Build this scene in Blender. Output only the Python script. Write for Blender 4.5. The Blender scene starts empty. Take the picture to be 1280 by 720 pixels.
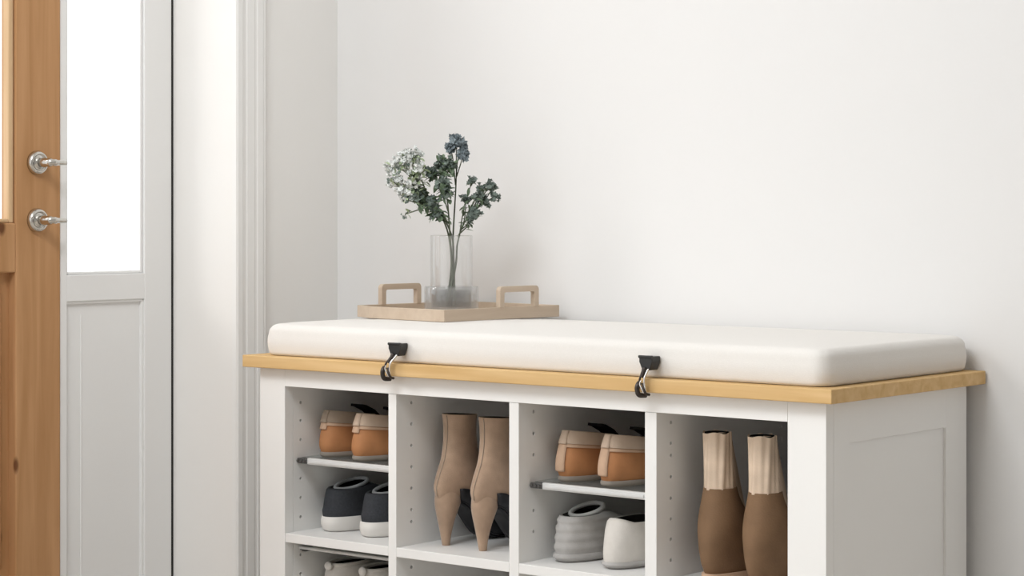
import bpy, bmesh, math, random
from mathutils import Vector, Matrix
random.seed(7)
PI = math.pi
S = bpy.context.scene
COL = S.collection

# ------------------------------------------------------------------ camera
cam_d = bpy.data.cameras.new('camera')
cam = bpy.data.objects.new('camera', cam_d); COL.objects.link(cam)
cam.location = (3.113, -3.387, 0.889)
cam.rotation_euler = (math.radians(90), 0, math.radians(39.1))
cam_d.sensor_width = 36.0
cam_d.lens = 2725.0 / 1280.0 * 36.0
cam_d.shift_y = -95.0 / 1280.0
cam_d.clip_start = 0.05
S.camera = cam

# ------------------------------------------------------------------ light
S.view_settings.view_transform = 'Standard'
S.view_settings.look = 'None'
S.view_settings.gamma = 1
S.view_settings.use_curve_mapping = False
S.view_settings.exposure = 0.0
WORLD_STRENGTH = 1.46
SUN_DIR = Vector((1.0, 0.85, -0.80))
SUN_STRENGTH = 1.15
SUN_ANGLE = 24.0

w = bpy.data.worlds.new('world'); S.world = w; w.use_nodes = True
bgn = w.node_tree.nodes['Background']
bgn.inputs['Color'].default_value = (0.965, 0.985, 1.0, 1)
bgn.inputs['Strength'].default_value = WORLD_STRENGTH

sd = bpy.data.lights.new('sun', 'SUN'); sd.energy = SUN_STRENGTH; sd.angle = math.radians(SUN_ANGLE)
sd.color = (1.0, 0.985, 0.955)
sun = bpy.data.objects.new('sun', sd); COL.objects.link(sun)
sun.rotation_euler = SUN_DIR.to_track_quat('-Z', 'Y').to_euler()
sun.location = (-3, -3, 3)

# added overhead fill light, out of view, brightening left wall and bench front
FILL_POWER = 51.0
ld = bpy.data.lights.new('fill_light', 'AREA'); ld.shape = 'DISK'; ld.size = 1.3; ld.energy = FILL_POWER
ld.color = (0.945, 0.975, 1.0)
fill = bpy.data.objects.new('fill_light', ld); COL.objects.link(fill)
fill.location = (1.00, -2.2, 2.68)
fill.rotation_euler = (Vector((0.35, -0.2, 0.5)) - fill.location).to_track_quat('-Z', 'Y').to_euler()

# ------------------------------------------------------------------ materials
def mat(name, col, rough=0.6, metal=0.0, spec=0.5, var=0.0, vscale=8.0, bump=0.0, bscale=60.0, col2=None, stretch=None, trans=0.0, ior=1.45, sheen=0.0):
    m = bpy.data.materials.new(name); m.use_nodes = True
    nt = m.node_tree; b = nt.nodes['Principled BSDF']
    b.inputs['Base Color'].default_value = (*col, 1)
    b.inputs['Roughness'].default_value = rough
    b.inputs['Metallic'].default_value = metal
    b.inputs['Specular IOR Level'].default_value = spec
    b.inputs['IOR'].default_value = ior
    if trans: b.inputs['Transmission Weight'].default_value = trans
    if sheen: b.inputs['Sheen Weight'].default_value = sheen
    tc = nt.nodes.new('ShaderNodeTexCoord'); mp = nt.nodes.new('ShaderNodeMapping')
    nt.links.new(tc.outputs['Object'], mp.inputs['Vector'])
    if stretch: mp.inputs['Scale'].default_value = stretch
    if var or col2:
        n = nt.nodes.new('ShaderNodeTexNoise'); n.inputs['Scale'].default_value = vscale; n.inputs['Detail'].default_value = 5
        nt.links.new(mp.outputs['Vector'], n.inputs['Vector'])
        r = nt.nodes.new('ShaderNodeValToRGB')
        c2 = col2 if col2 else tuple(max(0, c * (1 - var)) for c in col)
        r.color_ramp.elements[0].position = 0.35; r.color_ramp.elements[1].position = 0.68
        r.color_ramp.elements[0].color = (*c2, 1); r.color_ramp.elements[1].color = (*col, 1)
        nt.links.new(n.outputs['Fac'], r.inputs['Fac'])
        nt.links.new(r.outputs['Color'], b.inputs['Base Color'])
    if bump:
        n2 = nt.nodes.new('ShaderNodeTexNoise'); n2.inputs['Scale'].default_value = bscale; n2.inputs['Detail'].default_value = 3
        nt.links.new(mp.outputs['Vector'], n2.inputs['Vector'])
        bp = nt.nodes.new('ShaderNodeBump'); bp.inputs['Strength'].default_value = bump; bp.inputs['Distance'].default_value = 0.002
        nt.links.new(n2.outputs['Fac'], bp.inputs['Height']); nt.links.new(bp.outputs['Normal'], b.inputs['Normal'])
    return m

def wood_mat(name, light, dark, axis, rough=0.45, scale=1.0, knots=False):
    """grain running along the given axis (0=x, 1=y, 2=z)"""
    m = bpy.data.materials.new(name); m.use_nodes = True
    nt = m.node_tree; L = nt.links; b = nt.nodes['Principled BSDF']
    b.inputs['Roughness'].default_value = rough
    b.inputs['Specular IOR Level'].default_value = 0.2
    tc = nt.nodes.new('ShaderNodeTexCoord'); mp = nt.nodes.new('ShaderNodeMapping')
    sc = [22 * scale] * 3; sc[axis] = 1.3 * scale; mp.inputs['Scale'].default_value = sc
    L.new(tc.outputs['Object'], mp.inputs['Vector'])
    n = nt.nodes.new('ShaderNodeTexNoise'); n.inputs['Scale'].default_value = 2.2; n.inputs['Detail'].default_value = 7; n.inputs['Distortion'].default_value = 0.6
    L.new(mp.outputs['Vector'], n.inputs['Vector'])
    r = nt.nodes.new('ShaderNodeValToRGB')
    r.color_ramp.elements[0].position = 0.3; r.color_ramp.elements[1].position = 0.7
    r.color_ramp.elements[0].color = (*dark, 1); r.color_ramp.elements[1].color = (*light, 1)
    L.new(n.outputs['Fac'], r.inputs['Fac'])
    out = r.outputs['Color']
    if knots:
        mp2 = nt.nodes.new('ShaderNodeMapping'); s2 = [9.0] * 3; s2[axis] = 5.0; mp2.inputs['Scale'].default_value = s2
        L.new(tc.outputs['Object'], mp2.inputs['Vector'])
        v = nt.nodes.new('ShaderNodeTexVoronoi'); v.inputs['Scale'].default_value = 1.0
        L.new(mp2.outputs['Vector'], v.inputs['Vector'])
        kr = nt.nodes.new('ShaderNodeValToRGB')
        kr.color_ramp.elements[0].position = 0.05; kr.color_ramp.elements[0].color = (0.16, 0.06, 0.025, 1)
        kr.color_ramp.elements[1].position = 0.10; kr.color_ramp.elements[1].color = (1, 1, 1, 1)
        L.new(v.outputs['Distance'], kr.inputs['Fac'])
        mx = nt.nodes.new('ShaderNodeMix'); mx.data_type = 'RGBA'; mx.blend_type = 'MULTIPLY'; mx.inputs[0].default_value = 0.8
        L.new(out, mx.inputs[6]); L.new(kr.outputs['Color'], mx.inputs[7]); out = mx.outputs[2]
    L.new(out, b.inputs['Base Color'])
    bp = nt.nodes.new('ShaderNodeBump'); bp.inputs['Strength'].default_value = 0.12; bp.inputs['Distance'].default_value = 0.001
    L.new(n.outputs['Fac'], bp.inputs['Height']); L.new(bp.outputs['Normal'], b.inputs['Normal'])
    return m

def pane_mat(name, tint=(1, 1, 1), gloss=0.08, rough=0.02, haze=0.0, hazecol=(0.9, 0.9, 0.9)):
    """thin clear sheet: mostly transparent, a little reflective, optionally milky"""
    m = bpy.data.materials.new(name); m.use_nodes = True
    nt = m.node_tree; L = nt.links
    for n in list(nt.nodes): nt.nodes.remove(n)
    o = nt.nodes.new('ShaderNodeOutputMaterial')
    t = nt.nodes.new('ShaderNodeBsdfTransparent'); t.inputs['Color'].default_value = (*tint, 1)
    g = nt.nodes.new('ShaderNodeBsdfGlossy'); g.inputs['Roughness'].default_value = rough
    fr = nt.nodes.new('ShaderNodeLayerWeight'); fr.inputs['Blend'].default_value = 0.25
    mu = nt.nodes.new('ShaderNodeMath'); mu.operation = 'MULTIPLY_ADD'; mu.inputs[1].default_value = 0.5; mu.inputs[2].default_value = gloss * 0.3
    L.new(fr.outputs['Facing'], mu.inputs[0])
    mx = nt.nodes.new('ShaderNodeMixShader'); L.new(mu.outputs[0], mx.inputs[0]); L.new(t.outputs[0], mx.inputs[1]); L.new(g.outputs[0], mx.inputs[2])
    last = mx
    if haze:
        d = nt.nodes.new('ShaderNodeBsdfDiffuse'); d.inputs['Color'].default_value = (*hazecol, 1)
        tr = nt.nodes.new('ShaderNodeBsdfTranslucent'); tr.inputs['Color'].default_value = (*hazecol, 1)
        m0 = nt.nodes.new('ShaderNodeMixShader'); L.new(d.outputs[0], m0.inputs[1]); L.new(tr.outputs[0], m0.inputs[2])
        m2 = nt.nodes.new('ShaderNodeMixShader'); m2.inputs[0].default_value = haze
        L.new(mx.outputs[0], m2.inputs[1]); L.new(m0.outputs[0], m2.inputs[2]); last = m2
    L.new(last.outputs[0], o.inputs['Surface'])
    return m

M = {}
M['wall'] = mat('wall_paint', (0.82, 0.81, 0.80), 0.9, spec=0.2, var=0.015, vscale=1.5, bump=0.04, bscale=180)
M['reveal'] = mat('reveal_paint', (0.90, 0.885, 0.86), 0.8, spec=0.2, bump=0.03, bscale=120)
M['trim'] = mat('trim_paint', (0.90, 0.89, 0.87), 0.45, spec=0.4, bump=0.02, bscale=60)
M['sidelight'] = mat('sidelight_paint', (0.88, 0.875, 0.865), 0.45, spec=0.4, bump=0.02, bscale=60)
M['ceiling'] = mat('ceiling_paint', (0.85, 0.84, 0.82), 0.9, spec=0.1, bump=0.03, bscale=90)
M['floor'] = wood_mat('pale_floor_boards', (0.62, 0.57, 0.51), (0.54, 0.49, 0.43), 0, 0.5, 0.4)
M['bench'] = mat('bench_paint', (0.87, 0.86, 0.84), 0.45, spec=0.4, bump=0.03, bscale=70)
M['backboard'] = mat('backboard_shade', (0.10, 0.078, 0.062), 0.8, var=0.15, vscale=30)  # shade deep in the cubbies, put into the back panel's colour
M['oak'] = wood_mat('oak_top', (0.74, 0.51, 0.255), (0.61, 0.385, 0.16), 0, 0.6, 1.0)
M['pine'] = wood_mat('pine_door', (0.58, 0.325, 0.160), (0.45, 0.235, 0.10), 2, 0.6, 0.8, knots=True)
M['tray'] = wood_mat('pale_tray_wood', (0.60, 0.49, 0.38), (0.53, 0.42, 0.32), 1, 0.5, 1.2)
M['linen'] = mat('cushion_linen', (0.82, 0.79, 0.75), 0.95, spec=0.1, var=0.03, vscale=420, bump=0.25, bscale=900, sheen=0.2)
M['chrome'] = mat('satin_nickel', (0.62, 0.60, 0.56), 0.22, metal=1.0)
M['chrome2'] = mat('bright_wire', (0.8, 0.78, 0.76), 0.15, metal=1.0)
M['black'] = mat('black_clip', (0.02, 0.02, 0.02), 0.35, bump=0.05, bscale=30)
M['gasket'] = mat('dark_gasket', (0.02, 0.018, 0.016), 0.7)
M['dkmetal'] = mat('dark_wire', (0.06, 0.05, 0.045), 0.35, metal=0.7)
M['pane'] = pane_mat('window_glass')
M['clear'] = pane_mat('clear_shelf_sheet', (0.93, 0.95, 0.94), 0.15, 0.05, haze=0.10, hazecol=(0.7, 0.72, 0.72))
M['railp'] = mat('shelf_rail', (0.70, 0.70, 0.69), 0.3, spec=0.6, var=0.08, vscale=40)
M['bracket'] = mat('grey_bracket', (0.12, 0.115, 0.11), 0.4, var=0.5, vscale=200)
M['vase'] = pane_mat('vase_glass', (0.995, 0.995, 0.995), 0.12, 0.03, haze=0.07, hazecol=(0.97, 0.98, 0.97))
M['cup'] = pane_mat('smoky_glass', (0.95, 0.955, 0.955), 0.15, 0.06, haze=0.13, hazecol=(0.86, 0.87, 0.88))
M['water'] = pane_mat('water', (0.985, 0.99, 0.99), 0.1, 0.0)
M['stem'] = mat('stem_green', (0.10, 0.12, 0.07), 0.6, var=0.4, vscale=60)
M['leaf_d'] = mat('leaf_dark', (0.20, 0.28, 0.17), 0.6, var=0.5, vscale=70)
M['leaf_l'] = mat('leaf_pale', (0.50, 0.60, 0.38), 0.6, var=0.4, vscale=70)
M['fl_white'] = mat('blossom_white', (0.88, 0.90, 0.88), 0.8, var=0.2, vscale=90)
M['fl_grey'] = mat('blossom_bluegrey', (0.30, 0.36, 0.39), 0.8, var=0.5, vscale=90)
M['fl_green'] = mat('blossom_greygreen', (0.26, 0.32, 0.28), 0.8, var=0.55, vscale=90)
M['tan'] = mat('tan_leather', (0.52, 0.235, 0.10), 0.6, spec=0.3, var=0.25, vscale=18, bump=0.15, bscale=250)
M['tan_pale'] = mat('pale_tan_leather', (0.62, 0.42, 0.29), 0.7, spec=0.2, var=0.15, vscale=25, bump=0.15, bscale=250)
M['taupe_pad'] = mat('taupe_padding', (0.38, 0.30, 0.23), 0.8, var=0.15, vscale=25, bump=0.2, bscale=300)
M['cream_pad'] = mat('cream_padding', (0.60, 0.46, 0.35), 0.8, var=0.12, vscale=25, bump=0.2, bscale=300)
M['solegrey'] = mat('grey_rubber', (0.30, 0.26, 0.22), 0.7, var=0.15, vscale=20)
M['char'] = mat('charcoal_knit', (0.050, 0.053, 0.060), 0.9, spec=0.2, var=0.2, vscale=300, bump=0.3, bscale=700)
M['rimgrey'] = mat('grey_binding', (0.36, 0.37, 0.38), 0.8, bump=0.2, bscale=500)
M['white_sole'] = mat('white_rubber', (0.78, 0.75, 0.71), 0.6, var=0.06, vscale=30)
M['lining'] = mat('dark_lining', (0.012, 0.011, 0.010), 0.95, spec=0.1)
M['suede'] = mat('beige_suede', (0.46, 0.32, 0.225), 0.95, spec=0.1, var=0.2, vscale=35, bump=0.2, bscale=500, sheen=0.3)
M['navy_sole'] = mat('black_sole', (0.015, 0.016, 0.02), 0.5, var=0.2, vscale=30)
M['greyshoe'] = mat('pale_grey_knit', (0.50, 0.48, 0.46), 0.9, spec=0.1, var=0.1, vscale=60, bump=0.25, bscale=600)
M['greyrim'] = mat('pale_grey_rim', (0.62, 0.61, 0.59), 0.7)
M['whiteshoe'] = mat('offwhite_knit', (0.72, 0.68, 0.63), 0.9, spec=0.1, var=0.07, vscale=60, bump=0.25, bscale=600)
M['brownboot'] = mat('brown_boot_leather', (0.235, 0.14, 0.078), 0.75, spec=0.25, var=0.18, vscale=25, bump=0.2, bscale=350)
M['shaft'] = mat('cream_boot_shaft', (0.76, 0.60, 0.46), 0.85, spec=0.15, var=0.14, vscale=30, bump=0.2, bscale=350)

# ------------------------------------------------------------------ helpers
def add_box(bm, x0, x1, y0, y1, z0, z1, bev=0.0, seg=2):
    r = bmesh.ops.create_cube(bm, size=1.0)
    vs = r['verts']
    for v in vs:
        v.co = Vector(((x0 + x1) / 2 + v.co.x * (x1 - x0), (y0 + y1) / 2 + v.co.y * (y1 - y0), (z0 + z1) / 2 + v.co.z * (z1 - z0)))
    if bev:
        es = list({e for v in vs for e in v.link_edges})
        bmesh.ops.bevel(bm, geom=es, offset=bev, segments=seg, profile=0.5, affect='EDGES')

def box_bm(*a, **k):
    bm = bmesh.new(); add_box(bm, *a, **k); return bm

def obj(name, bm, m, parent=None, smooth=False, loc=None):
    me = bpy.data.meshes.new(name)
    bmesh.ops.recalc_face_normals(bm, faces=bm.faces[:])
    bm.to_mesh(me); bm.free()
    me.materials.append(M[m] if isinstance(m, str) else m)
    if smooth:
        for p in me.polygons: p.use_smooth = True
    o = bpy.data.objects.new(name, me); COL.objects.link(o)
    if parent: o.parent = parent
    if loc: o.location = loc
    return o

def struct(name, bm, m, parent=None, smooth=False):
    o = obj(name, bm, m, parent, smooth)
    if parent is None: o['kind'] = 'structure'
    return o

def thing(name, label, cat, loc=(0, 0, 0), rz=0.0, group=None):
    o = bpy.data.objects.new(name, None); COL.objects.link(o)
    o.empty_display_size = 0.05
    o.location = loc; o.rotation_euler = (0, 0, rz); o['label'] = label; o['category'] = cat
    if group: o['group'] = group
    return o

def tag(o, label, cat, group=None):
    o['label'] = label; o['category'] = cat
    if group: o['group'] = group
    return o

def add_tube(bm, pts, rad, n=10, cap=True):
    pts = [Vector(p) for p in pts]
    rads = rad if isinstance(rad, (list, tuple)) else [rad] * len(pts)
    rings = []; up = None
    for i, p in enumerate(pts):
        if i == 0: d = pts[1] - pts[0]
        elif i == len(pts) - 1: d = pts[-1] - pts[-2]
        else: d = (pts[i + 1] - pts[i]).normalized() + (pts[i] - pts[i - 1]).normalized()
        if d.length < 1e-9: d = Vector((0, 0, 1))
        d.normalize()
        if up is None:
            up = Vector((0, 0, 1)) if abs(d.z) < 0.9 else Vector((1, 0, 0))
        up = (up - d * up.dot(d)).normalized()
        s = d.cross(up)
        rings.append([bm.verts.new(p + (up * math.cos(2 * PI * k / n) + s * math.sin(2 * PI * k / n)) * rads[i]) for k in range(n)])
    for a, b in zip(rings, rings[1:]):
        for k in range(n): bm.faces.new((a[k], a[(k + 1) % n], b[(k + 1) % n], b[k]))
    if cap:
        bm.faces.new(rings[0][::-1]); bm.faces.new(rings[-1])

def cr(pts, per=6):
    """catmull-rom through 3d points"""
    P = [Vector(p) for p in pts]; P = [P[0]] + P + [P[-1]]; out = []
    for i in range(1, len(P) - 2):
        for k in range(per):
            t = k / per
            a, b, c, d = P[i - 1], P[i], P[i + 1], P[i + 2]
            out.append(0.5 * ((2 * b) + (c - a) * t + (2 * a - 5 * b + 4 * c - d) * t * t + (3 * b - a - 3 * c + d) * t ** 3))
    out.append(P[-2]); return out

def add_lathe(bm, prof, n=48, c=(0, 0, 0)):
    rings = []
    for r, z in prof:
        if r < 1e-6: rings.append([bm.verts.new((c[0], c[1], c[2] + z))])
        else: rings.append([bm.verts.new((c[0] + r * math.cos(2 * PI * k / n), c[1] + r * math.sin(2 * PI * k / n), c[2] + z)) for k in range(n)])
    for a, b in zip(rings, rings[1:]):
        if len(a) == 1 and len(b) == 1: continue
        for k in range(n):
            k2 = (k + 1) % n
            if len(a) == 1: bm.faces.new((a[0], b[k2], b[k]))
            elif len(b) == 1: bm.faces.new((a[k], a[k2], b[0]))
            else: bm.faces.new((a[k], a[k2], b[k2], b[k]))

def add_prism(bm, poly, z0, z1):
    a = [bm.verts.new((x, y, z0)) for x, y in poly]; b = [bm.verts.new((x, y, z1)) for x, y in poly]
    bm.faces.new(a[::-1]); bm.faces.new(b)
    n = len(poly)
    for i in range(n): bm.faces.new((a[i], a[(i + 1) % n], b[(i + 1) % n], b[i]))

def boolean_cut(o, cutter_bm):
    me = bpy.data.meshes.new('cut'); cutter_bm.to_mesh(me); cutter_bm.free()
    c = bpy.data.objects.new('cut', me); COL.objects.link(c); c.location = o.parent.location
    md = o.modifiers.new('b', 'BOOLEAN'); md.operation = 'DIFFERENCE'; md.object = c; md.solver = 'EXACT'
    bpy.context.view_layer.update()
    dg = bpy.context.evaluated_depsgraph_get()
    nm = bpy.data.meshes.new_from_object(o.evaluated_get(dg))
    o.modifiers.clear(); o.data = nm
    bpy.data.objects.remove(c)

# ------------------------------------------------------------------ room
XW = -0.112      # room face of the left wall
XD = -0.286      # plane of the entrance door and its sidelight
YR = -0.318      # reveal of the doorway
YB = -0.010      # back wall face
ZC = 2.75
struct('floor', box_bm(-0.331, 5.2, -5.0, 0.2, -0.1, 0.0), 'floor')
struct('ceiling', box_bm(-0.331, 5.2, -5.0, 0.2, ZC, ZC + 0.1), 'ceiling')
struct('wall_back', box_bm(-0.331, 5.2, YB, YB + 0.15, 0.0, ZC), 'wall')
bm = bmesh.new()
add_box(bm, -0.331, XW, YR, YB, 0, ZC)
struct('wall_left', bm, 'reveal')
struct('added_wall_front', box_bm(1.7, 5.0, -5.15, -5.0, 0, ZC), 'wall')  # unseen part wall, added to block ambient light on the bench's right side
struct('added_wall_right', box_bm(5.0, 5.15, -5.0, YB, 0, ZC), 'wall')  # unseen wall, added to dim the light on right-facing surfaces

# door casing on the room side of the left wall: fluted board
bm = bmesh.new()
prof = [(-0.318, 0), (-0.318, 0.012), (-0.314, 0.015), (-0.302, 0.015), (-0.298, 0.0115), (-0.290, 0.0115), (-0.287, 0.0130), (-0.268, 0.0130),
        (-0.265, 0.0115), (-0.260, 0.0115), (-0.257, 0.0130), (-0.243, 0.0130), (-0.239, 0.0105), (-0.234, 0.0110), (-0.229, 0.006), (-0.228, 0)]
add_prism(bm, [(XW + d, y) for y, d in prof], 0.0, 2.55)
struct('trim_1', bm, 'trim')
bm = bmesh.new(); add_box(bm, XW, XW + 0.012, -0.228, YB, 0, 0.09, bev=0.002)
struct('baseboard_left', bm, 'trim')
bm = bmesh.new(); add_box(bm, XW + 0.012, 5.0, YB - 0.012, YB, 0, 0.09, bev=0.002)
struct('baseboard_back', bm, 'trim')

# sidelight beside the door: glazed above, panelled below
sl = bpy.data.objects.new('window_1', None); COL.objects.link(sl); sl['kind'] = 'structure'
bm = bmesh.new()
T = 0.045
add_box(bm, XD - T, XD, -0.616, -0.5985, 0, 2.5, bev=0.002)              # slim stile by the door
add_box(bm, XD - T, XD, -0.397, -0.3240, 0, 2.5, bev=0.002)              # stile by the reveal
add_box(bm, XD - T, XD - 0.0005, -0.600, -0.396, 0.711, 0.764, bev=0.002)  # lock rail
add_box(bm, XD - T, XD - 0.0005, -0.600, -0.396, 0.0, 0.12, bev=0.002)
add_box(bm, XD - T, XD - 0.0005, -0.600, -0.396, 2.38, 2.5, bev=0.002)
obj('window_frame', bm, 'sidelight', sl)
bm = bmesh.new()
add_box(bm, XD - 0.030, XD - 0.010, -0.599, -0.3965, 0.119, 0.712)
add_box(bm, XD - 0.012, XD - 0.0088, -0.557, -0.553, 0.119, 0.685, bev=0.0008)
add_box(bm, XD - 0.012, XD - 0.0035, -0.3965 - 0.006, -0.3965, 0.119, 0.712, bev=0.002)
add_box(bm, XD - 0.012, XD - 0.0035, -0.599, -0.3965, 0.706, 0.712, bev=0.002)
obj('lower_panel', bm, 'sidelight', sl)
obj('window_pane', box_bm(XD - 0.026, XD - 0.020, -0.599, -0.3965, 0.763, 2.381), 'pane', sl)
bm = bmesh.new()
add_box(bm, XD - 0.020, XD - 0.006, -0.4035, -0.397, 0.764, 2.38, bev=0.002)
add_box(bm, XD - 0.020, XD - 0.006, -0.5985, -0.592, 0.764, 2.38, bev=0.002)
add_box(bm, XD - 0.020, XD - 0.006, -0.592, -0.4035, 0.764, 0.770, bev=0.002)
obj('glazing_bead', bm, 'sidelight', sl)
obj('weather_seal', box_bm(XD - 0.03, XD - 0.001, -0.3242, -0.3181, 0, 2.5), 'gasket', sl)

# wooden entrance door
dr = bpy.data.objects.new('door_1', None); COL.objects.link(dr); dr['kind'] = 'structure'
XF = XD + 0.004
DY0, DY1 = -1.62, -0.618
bm = bmesh.new()
add_box(bm, XF - T, XF, -0.727, DY1, 0.01, 2.5, bev=0.003)
add_box(bm, XF - T, XF, DY0, DY0 + 0.12, 0.01, 2.5, bev=0.003)
add_box(bm, XF - T, XF - 0.0005, DY0 + 0.1, -0.7265, 0.772, 0.868, bev=0.003)
add_box(bm, XF - T, XF - 0.0005, DY0 + 0.1, -0.7265, 0.01, 0.16, bev=0.003)
add_box(bm, XF - T, XF - 0.0005, DY0 + 0.1, -0.7265, 2.42, 2.5, bev=0.003)
obj('door_frame', bm, 'pine', dr)
bm = bmesh.new()
add_box(bm, XF - 0.034, XF - 0.022, DY0 + 0.115, -0.7265, 0.155, 0.775)
add_box(bm, XF - 0.030, XF - 0.012, DY0 + 0.165, -0.748, 0.205, 0.752, bev=0.009, seg=3)
obj('lower_panel', bm, 'pine', dr)
obj('door_pane', box_bm(XF - 0.028, XF - 0.022, DY0 + 0.115, -0.7265, 0.867, 2.421), 'pane', dr)
bm = bmesh.new()
add_box(bm, XF - 0.022, XF - 0.004, -0.741, -0.729, 0.868, 2.42, bev=0.003)
add_box(bm, XF - 0.022, XF - 0.004, DY0 + 0.12, -0.741, 0.868, 0.876, bev=0.003)
o = obj('glazing_bead', bm, wood_mat('pale_bead_wood', (0.72, 0.50, 0.30), (0.60, 0.40, 0.22), 2, 0.5, 0.8), dr)

def lever(z):
    y = -0.677
    t = obj('door_handle', lever_rose(y, z), 'chrome', dr, smooth=True)
    t['label'] = 'satin metal lever handle with round rose'
    bm = bmesh.new()
    add_tube(bm, cr([(XF + 0.008, y, z), (XF + 0.030, y, z), (XF + 0.042, y + 0.004, z), (XF + 0.045, y + 0.014, z - 0.0005), (XF + 0.045, y + 0.036, z - 0.001)], 5),
             [0.0095] * 5 + [0.0085] * 5 + [0.0068] * 5 + [0.0052] * 5 + [0.0045], 14)
    obj('lever', bm, 'chrome', t, smooth=True)
def lever_rose(y, z):
    bm = bmesh.new()
    add_lathe(bm, [(0.0, 0.0), (0.0235, 0.0), (0.0235, 0.004), (0.0215, 0.009), (0.0185, 0.0115), (0.0155, 0.0105), (0.0135, 0.008), (0.0125, 0.014), (0.0, 0.014)], 36)
    bmesh.ops.transform(bm, matrix=Matrix.Translation((XF, y, z)) @ Matrix.Rotation(PI / 2, 4, 'Y'), verts=bm.verts)
    return bm
lever(0.985); lever(0.873)
# other jamb and the lintel over the doorway, outside the picture
bm = bmesh.new(); add_box(bm, -0.331, XW, -1.80, DY0 - 0.006, 0, ZC)
struct('wall_front_left', bm, 'reveal')
bm = bmesh.new(); add_box(bm, -0.331, XW, DY0 - 0.006, YR, 2.506, ZC)
struct('wall_lintel', bm, 'reveal')

# ------------------------------------------------------------------ shoe bench
YF = -0.498
bench = thing('shoe_bench', 'white cubby shoe storage bench with oak top against the wall', 'bench', (0.768, -0.26, 0))
binv = Vector((-0.768, 0.26, 0))
def bpart(name, bm, m, smooth=False, parent=None):
    o = obj(name, bm, m, parent or bench, smooth)
    if parent is None: o.location = binv
    return o
def peg_cut(o, x, zs, ys=(-0.456, -0.12)):
    c = bmesh.new()
    for y in ys:
        for z in zs:
            bmesh.ops.create_cone(c, cap_ends=True, segments=12, radius1=0.0031, radius2=0.0031, depth=0.020,
                                  matrix=Matrix.Translation((x, y, z)) @ Matrix.Rotation(PI / 2, 4, 'Y'))
    boolean_cut(o, c)
def pegs(z0, step, n): return [z0 - i * step for i in range(n)]
# corner posts (front stiles)
ZT = 0.597
bpart('post', box_bm(0.153, 0.219, YF, YF + 0.022, 0.0, ZT, bev=0.0008), 'bench')
bpart('post', box_bm(1.315, 1.384, YF, YF + 0.022, 0.0, ZT, bev=0.0008), 'bench')
bpart('top_rail', box_bm(0.2192, 1.3148, YF, YF + 0.022, 0.564, ZT, bev=0.0004), 'bench')
bpart('plinth', box_bm(0.2195, 1.3145, YF + 0.002, YF + 0.022, 0.0, 0.045, bev=0.001), 'bench')
lw = bpart('side_wall', box_bm(0.160, 0.219, YF + 0.0225, -0.040, 0.0, ZT), 'bench'); lw.location = (0, 0, 0)
peg_cut(lw, 0.219, [0.531, 0.497, 0.461] + pegs(0.388, 0.036, 3) + pegs(0.245, 0.036, 5)); lw.location = binv
# right side: frame and recessed panel
bm = bmesh.new()
X1 = 1.384
add_box(bm, X1 - 0.060, X1 - 0.005, YF + 0.0225, -0.040, 0.0, ZT)
add_box(bm, X1 - 0.006, X1, YF + 0.0225, -0.428, 0.0, ZT, bev=0.001)
add_box(bm, X1 - 0.006, X1, -0.113, -0.040, 0.0, ZT, bev=0.001)
add_box(bm, X1 - 0.006, X1 - 0.0002, -0.429, -0.112, 0.530, ZT, bev=0.001)
add_box(bm, X1 - 0.006, X1 - 0.0002, -0.429, -0.112, 0.0, 0.09, bev=0.001)
bpart('side_wall', bm, 'bench')
DIV = [(0.479, 0.498), (0.758, 0.779), (1.043, 1.066)]
ZH = [pegs(0.546, 0.0385, 6) + [0.332] + pegs(0.25, 0.038, 5), [0.546, 0.508, 0.472, 0.376, 0.34] + pegs(0.25, 0.038, 5), [0.545, 0.511, 0.491, 0.456, 0.421, 0.387, 0.354, 0.320] + pegs(0.25, 0.038, 5)]
for (a, b), zs in zip(DIV, ZH):
    o = obj('divider', box_bm(a, b, YF + 0.001, -0.050, 0.045, 0.5635, bev=0.0008), 'bench', bench)
    peg_cut(o, b, zs); o.location = binv
cells = [(0.219, 0.479), (0.498, 0.758), (0.779, 1.043), (1.066, 1.315)]
for a, b in cells:
    bpart('shelf', box_bm(a + 0.0003, b - 0.0003, YF + 0.001, -0.050, 0.273, 0.290, bev=0.001), 'bench')
bpart('base_board', box_bm(0.2195, 1.3145, YF + 0.0225, -0.050, 0.020, 0.0445), 'bench')
bpart('ceiling_board', box_bm(0.2195, 1.3145, YF + 0.0225, -0.050, 0.5645, 0.596), 'bench')
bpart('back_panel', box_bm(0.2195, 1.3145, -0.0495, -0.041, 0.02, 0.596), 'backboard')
o = bpart('bench_top', box_bm(0.128, 1.4065, -0.520, -0.014, 0.5975, 0.620, bev=0.0018, seg=3), 'oak'); o['label'] = 'oak bench top board'

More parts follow.
